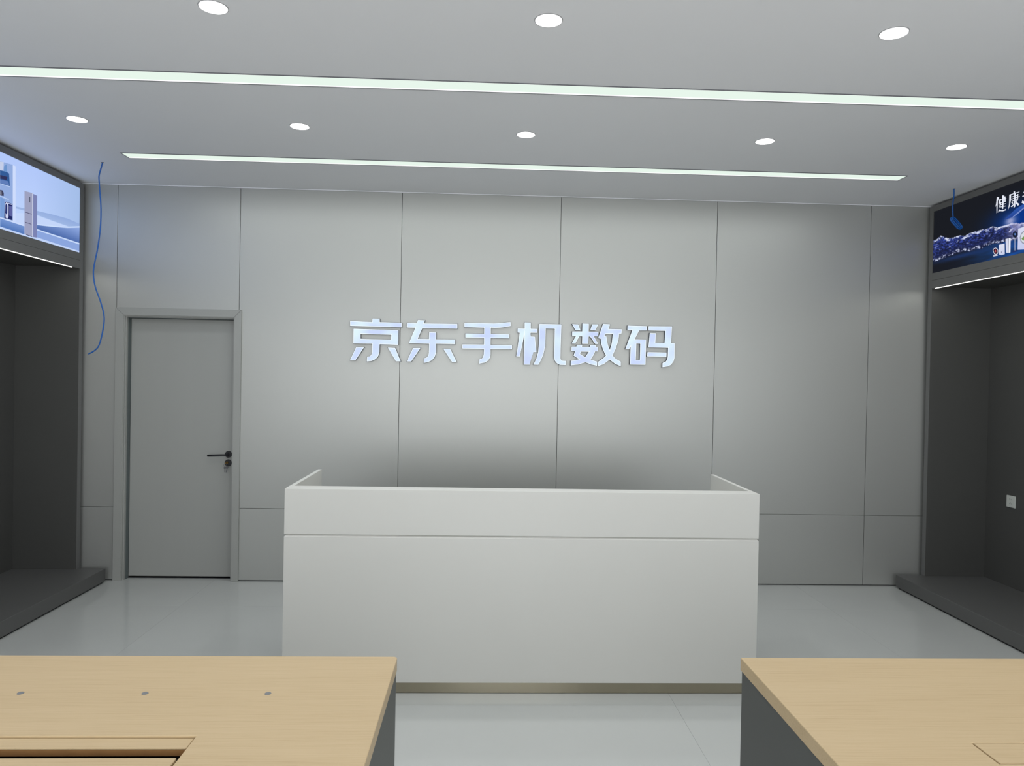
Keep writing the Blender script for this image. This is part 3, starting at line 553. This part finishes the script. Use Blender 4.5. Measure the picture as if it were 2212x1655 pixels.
for k in range(5):
    L_ = (B_ - A_).length * random.uniform(.92, 1.06); Wd = .0105 + .002 * random.random(); c = (A_ + B_) / 2 + Vector((0, (k - 2) * .0048, 0)) + nx_ * random.uniform(-.004, .004)
    pl = []
    for q in range(33):
        a = 2 * math.pi * q / 32; ca, sa = math.cos(a), math.sin(a)
        pl.append(c + ax * (L_ / 2) * math.copysign(abs(ca) ** .55, ca) + nx_ * Wd * math.copysign(abs(sa) ** .8, sa))
    obj('cable_loop', tube(bmesh.new(), pl, .0040, 8), BLUE, c2, smooth=True)

# ---------------------------------------------------------------- ceiling lights
def downlight(x, y, label, first=[None]):
    if first[0] is None:
        t = thing('downlight', label, 'ceiling light', (x, y, H), group='round recessed downlights in the ceiling')
        bm = disc(bmesh.new(), (x, y, H - .0012), (0, 0, -1), .0560, .0535, .0024, seg=48)
        obj('trim_ring', bm, TRIMM, t)
        obj('diffuser', disc(bmesh.new(), (x, y, H - .0030), (0, 0, -1), .0520, .0515, .0014, seg=48), DOWN_E, t, label='glowing white disc')
        first[0] = t
    else:
        t = first[0].copy(); COL.objects.link(t); t.location = (x, y, H); t['label'] = label
        for c in first[0].children:
            if c.type != 'MESH': continue
            n = c.copy(); COL.objects.link(n); n.parent = t
    area_light('downlight_lamp', (x, y, H - .006), (0.10, 0.10), E_DOWN, (0.97, 0.98, 1.0), shape='DISK', spread=math.radians(SPREAD), parent=t)
    return t
P1 = ['left', 'middle', 'right']
for n, (x, y) in zip(P1, ((-1.055, -2.812), (0.229, -2.806), (1.602, -2.806))):
    downlight(x, y, '%s one of the three round downlights in the row nearest the tables' % n)
P2 = ['leftmost', 'second from left', 'middle', 'fourth from left', 'rightmost']
for n, (x, y) in zip(P2, ((-2.292, -1.460), (-1.062, -1.458), (0.220, -1.436), (1.608, -1.448), (2.744, -1.455))):
    downlight(x, y, '%s of the five round downlights between the two light strips' % n)
def strip(name, label, x0, x1, y0, y1, energy):
    t = thing(name, label, 'ceiling light', ((x0 + x1) / 2, (y0 + y1) / 2, H))
    r = .0045
    obj('strip_rail', boxes((x0 - r, x1 + r, y0 - r, y0, H - .004, H), (x0 - r, x1 + r, y1, y1 + r, H - .004, H), (x0 - r, x0, y0, y1, H - .004, H), (x1, x1 + r, y0, y1, H - .004, H)), RAIL, t, label='thin grey edge of the strip')
    obj('strip_edge', boxes((x0, x1, y0, y0 + .006, H - .0022, H), (x0, x1, y1 - .013, y1, H - .0022, H)), STRIP_RIM, t, label='brighter white edge')
    obj('strip_diffuser', B(x0, x1, y0 + .006, y1 - .013, H - .002, H), STRIP_E, t, label='glowing greenish white diffuser')
    area_light('strip_lamp', ((x0 + x1) / 2, (y0 + y1) / 2, H - .008), (x1 - x0, y1 - y0), energy, (0.95, 0.99, 1.0), parent=t)
strip('strip_light', 'short white light strip in the ceiling closest to the back wall', -2.352, 2.812, -0.832, -0.722, E_STRIP)
strip('strip_light', 'long white light strip running across the whole ceiling', -2.90, 3.35, -2.176, -2.062, E_STRIP * 1.2)
# the same lamps go on behind the camera
for y in (-3.5, -4.9, -6.3):
    area_light('strip_lamp_behind', (0.2, y, H - .008), (6.0, 0.11), E_STRIP * 0.45, (0.95, 0.99, 1.0))
for y in (-4.16, -6.88):
    for x in (-2.29, -1.06, .22, 1.6, 2.74):
        area_light('downlight_lamp_behind', (x, y, H - .006), (0.10, 0.10), E_DOWN, (0.97, 0.98, 1.0), shape='DISK', spread=math.radians(SPREAD))
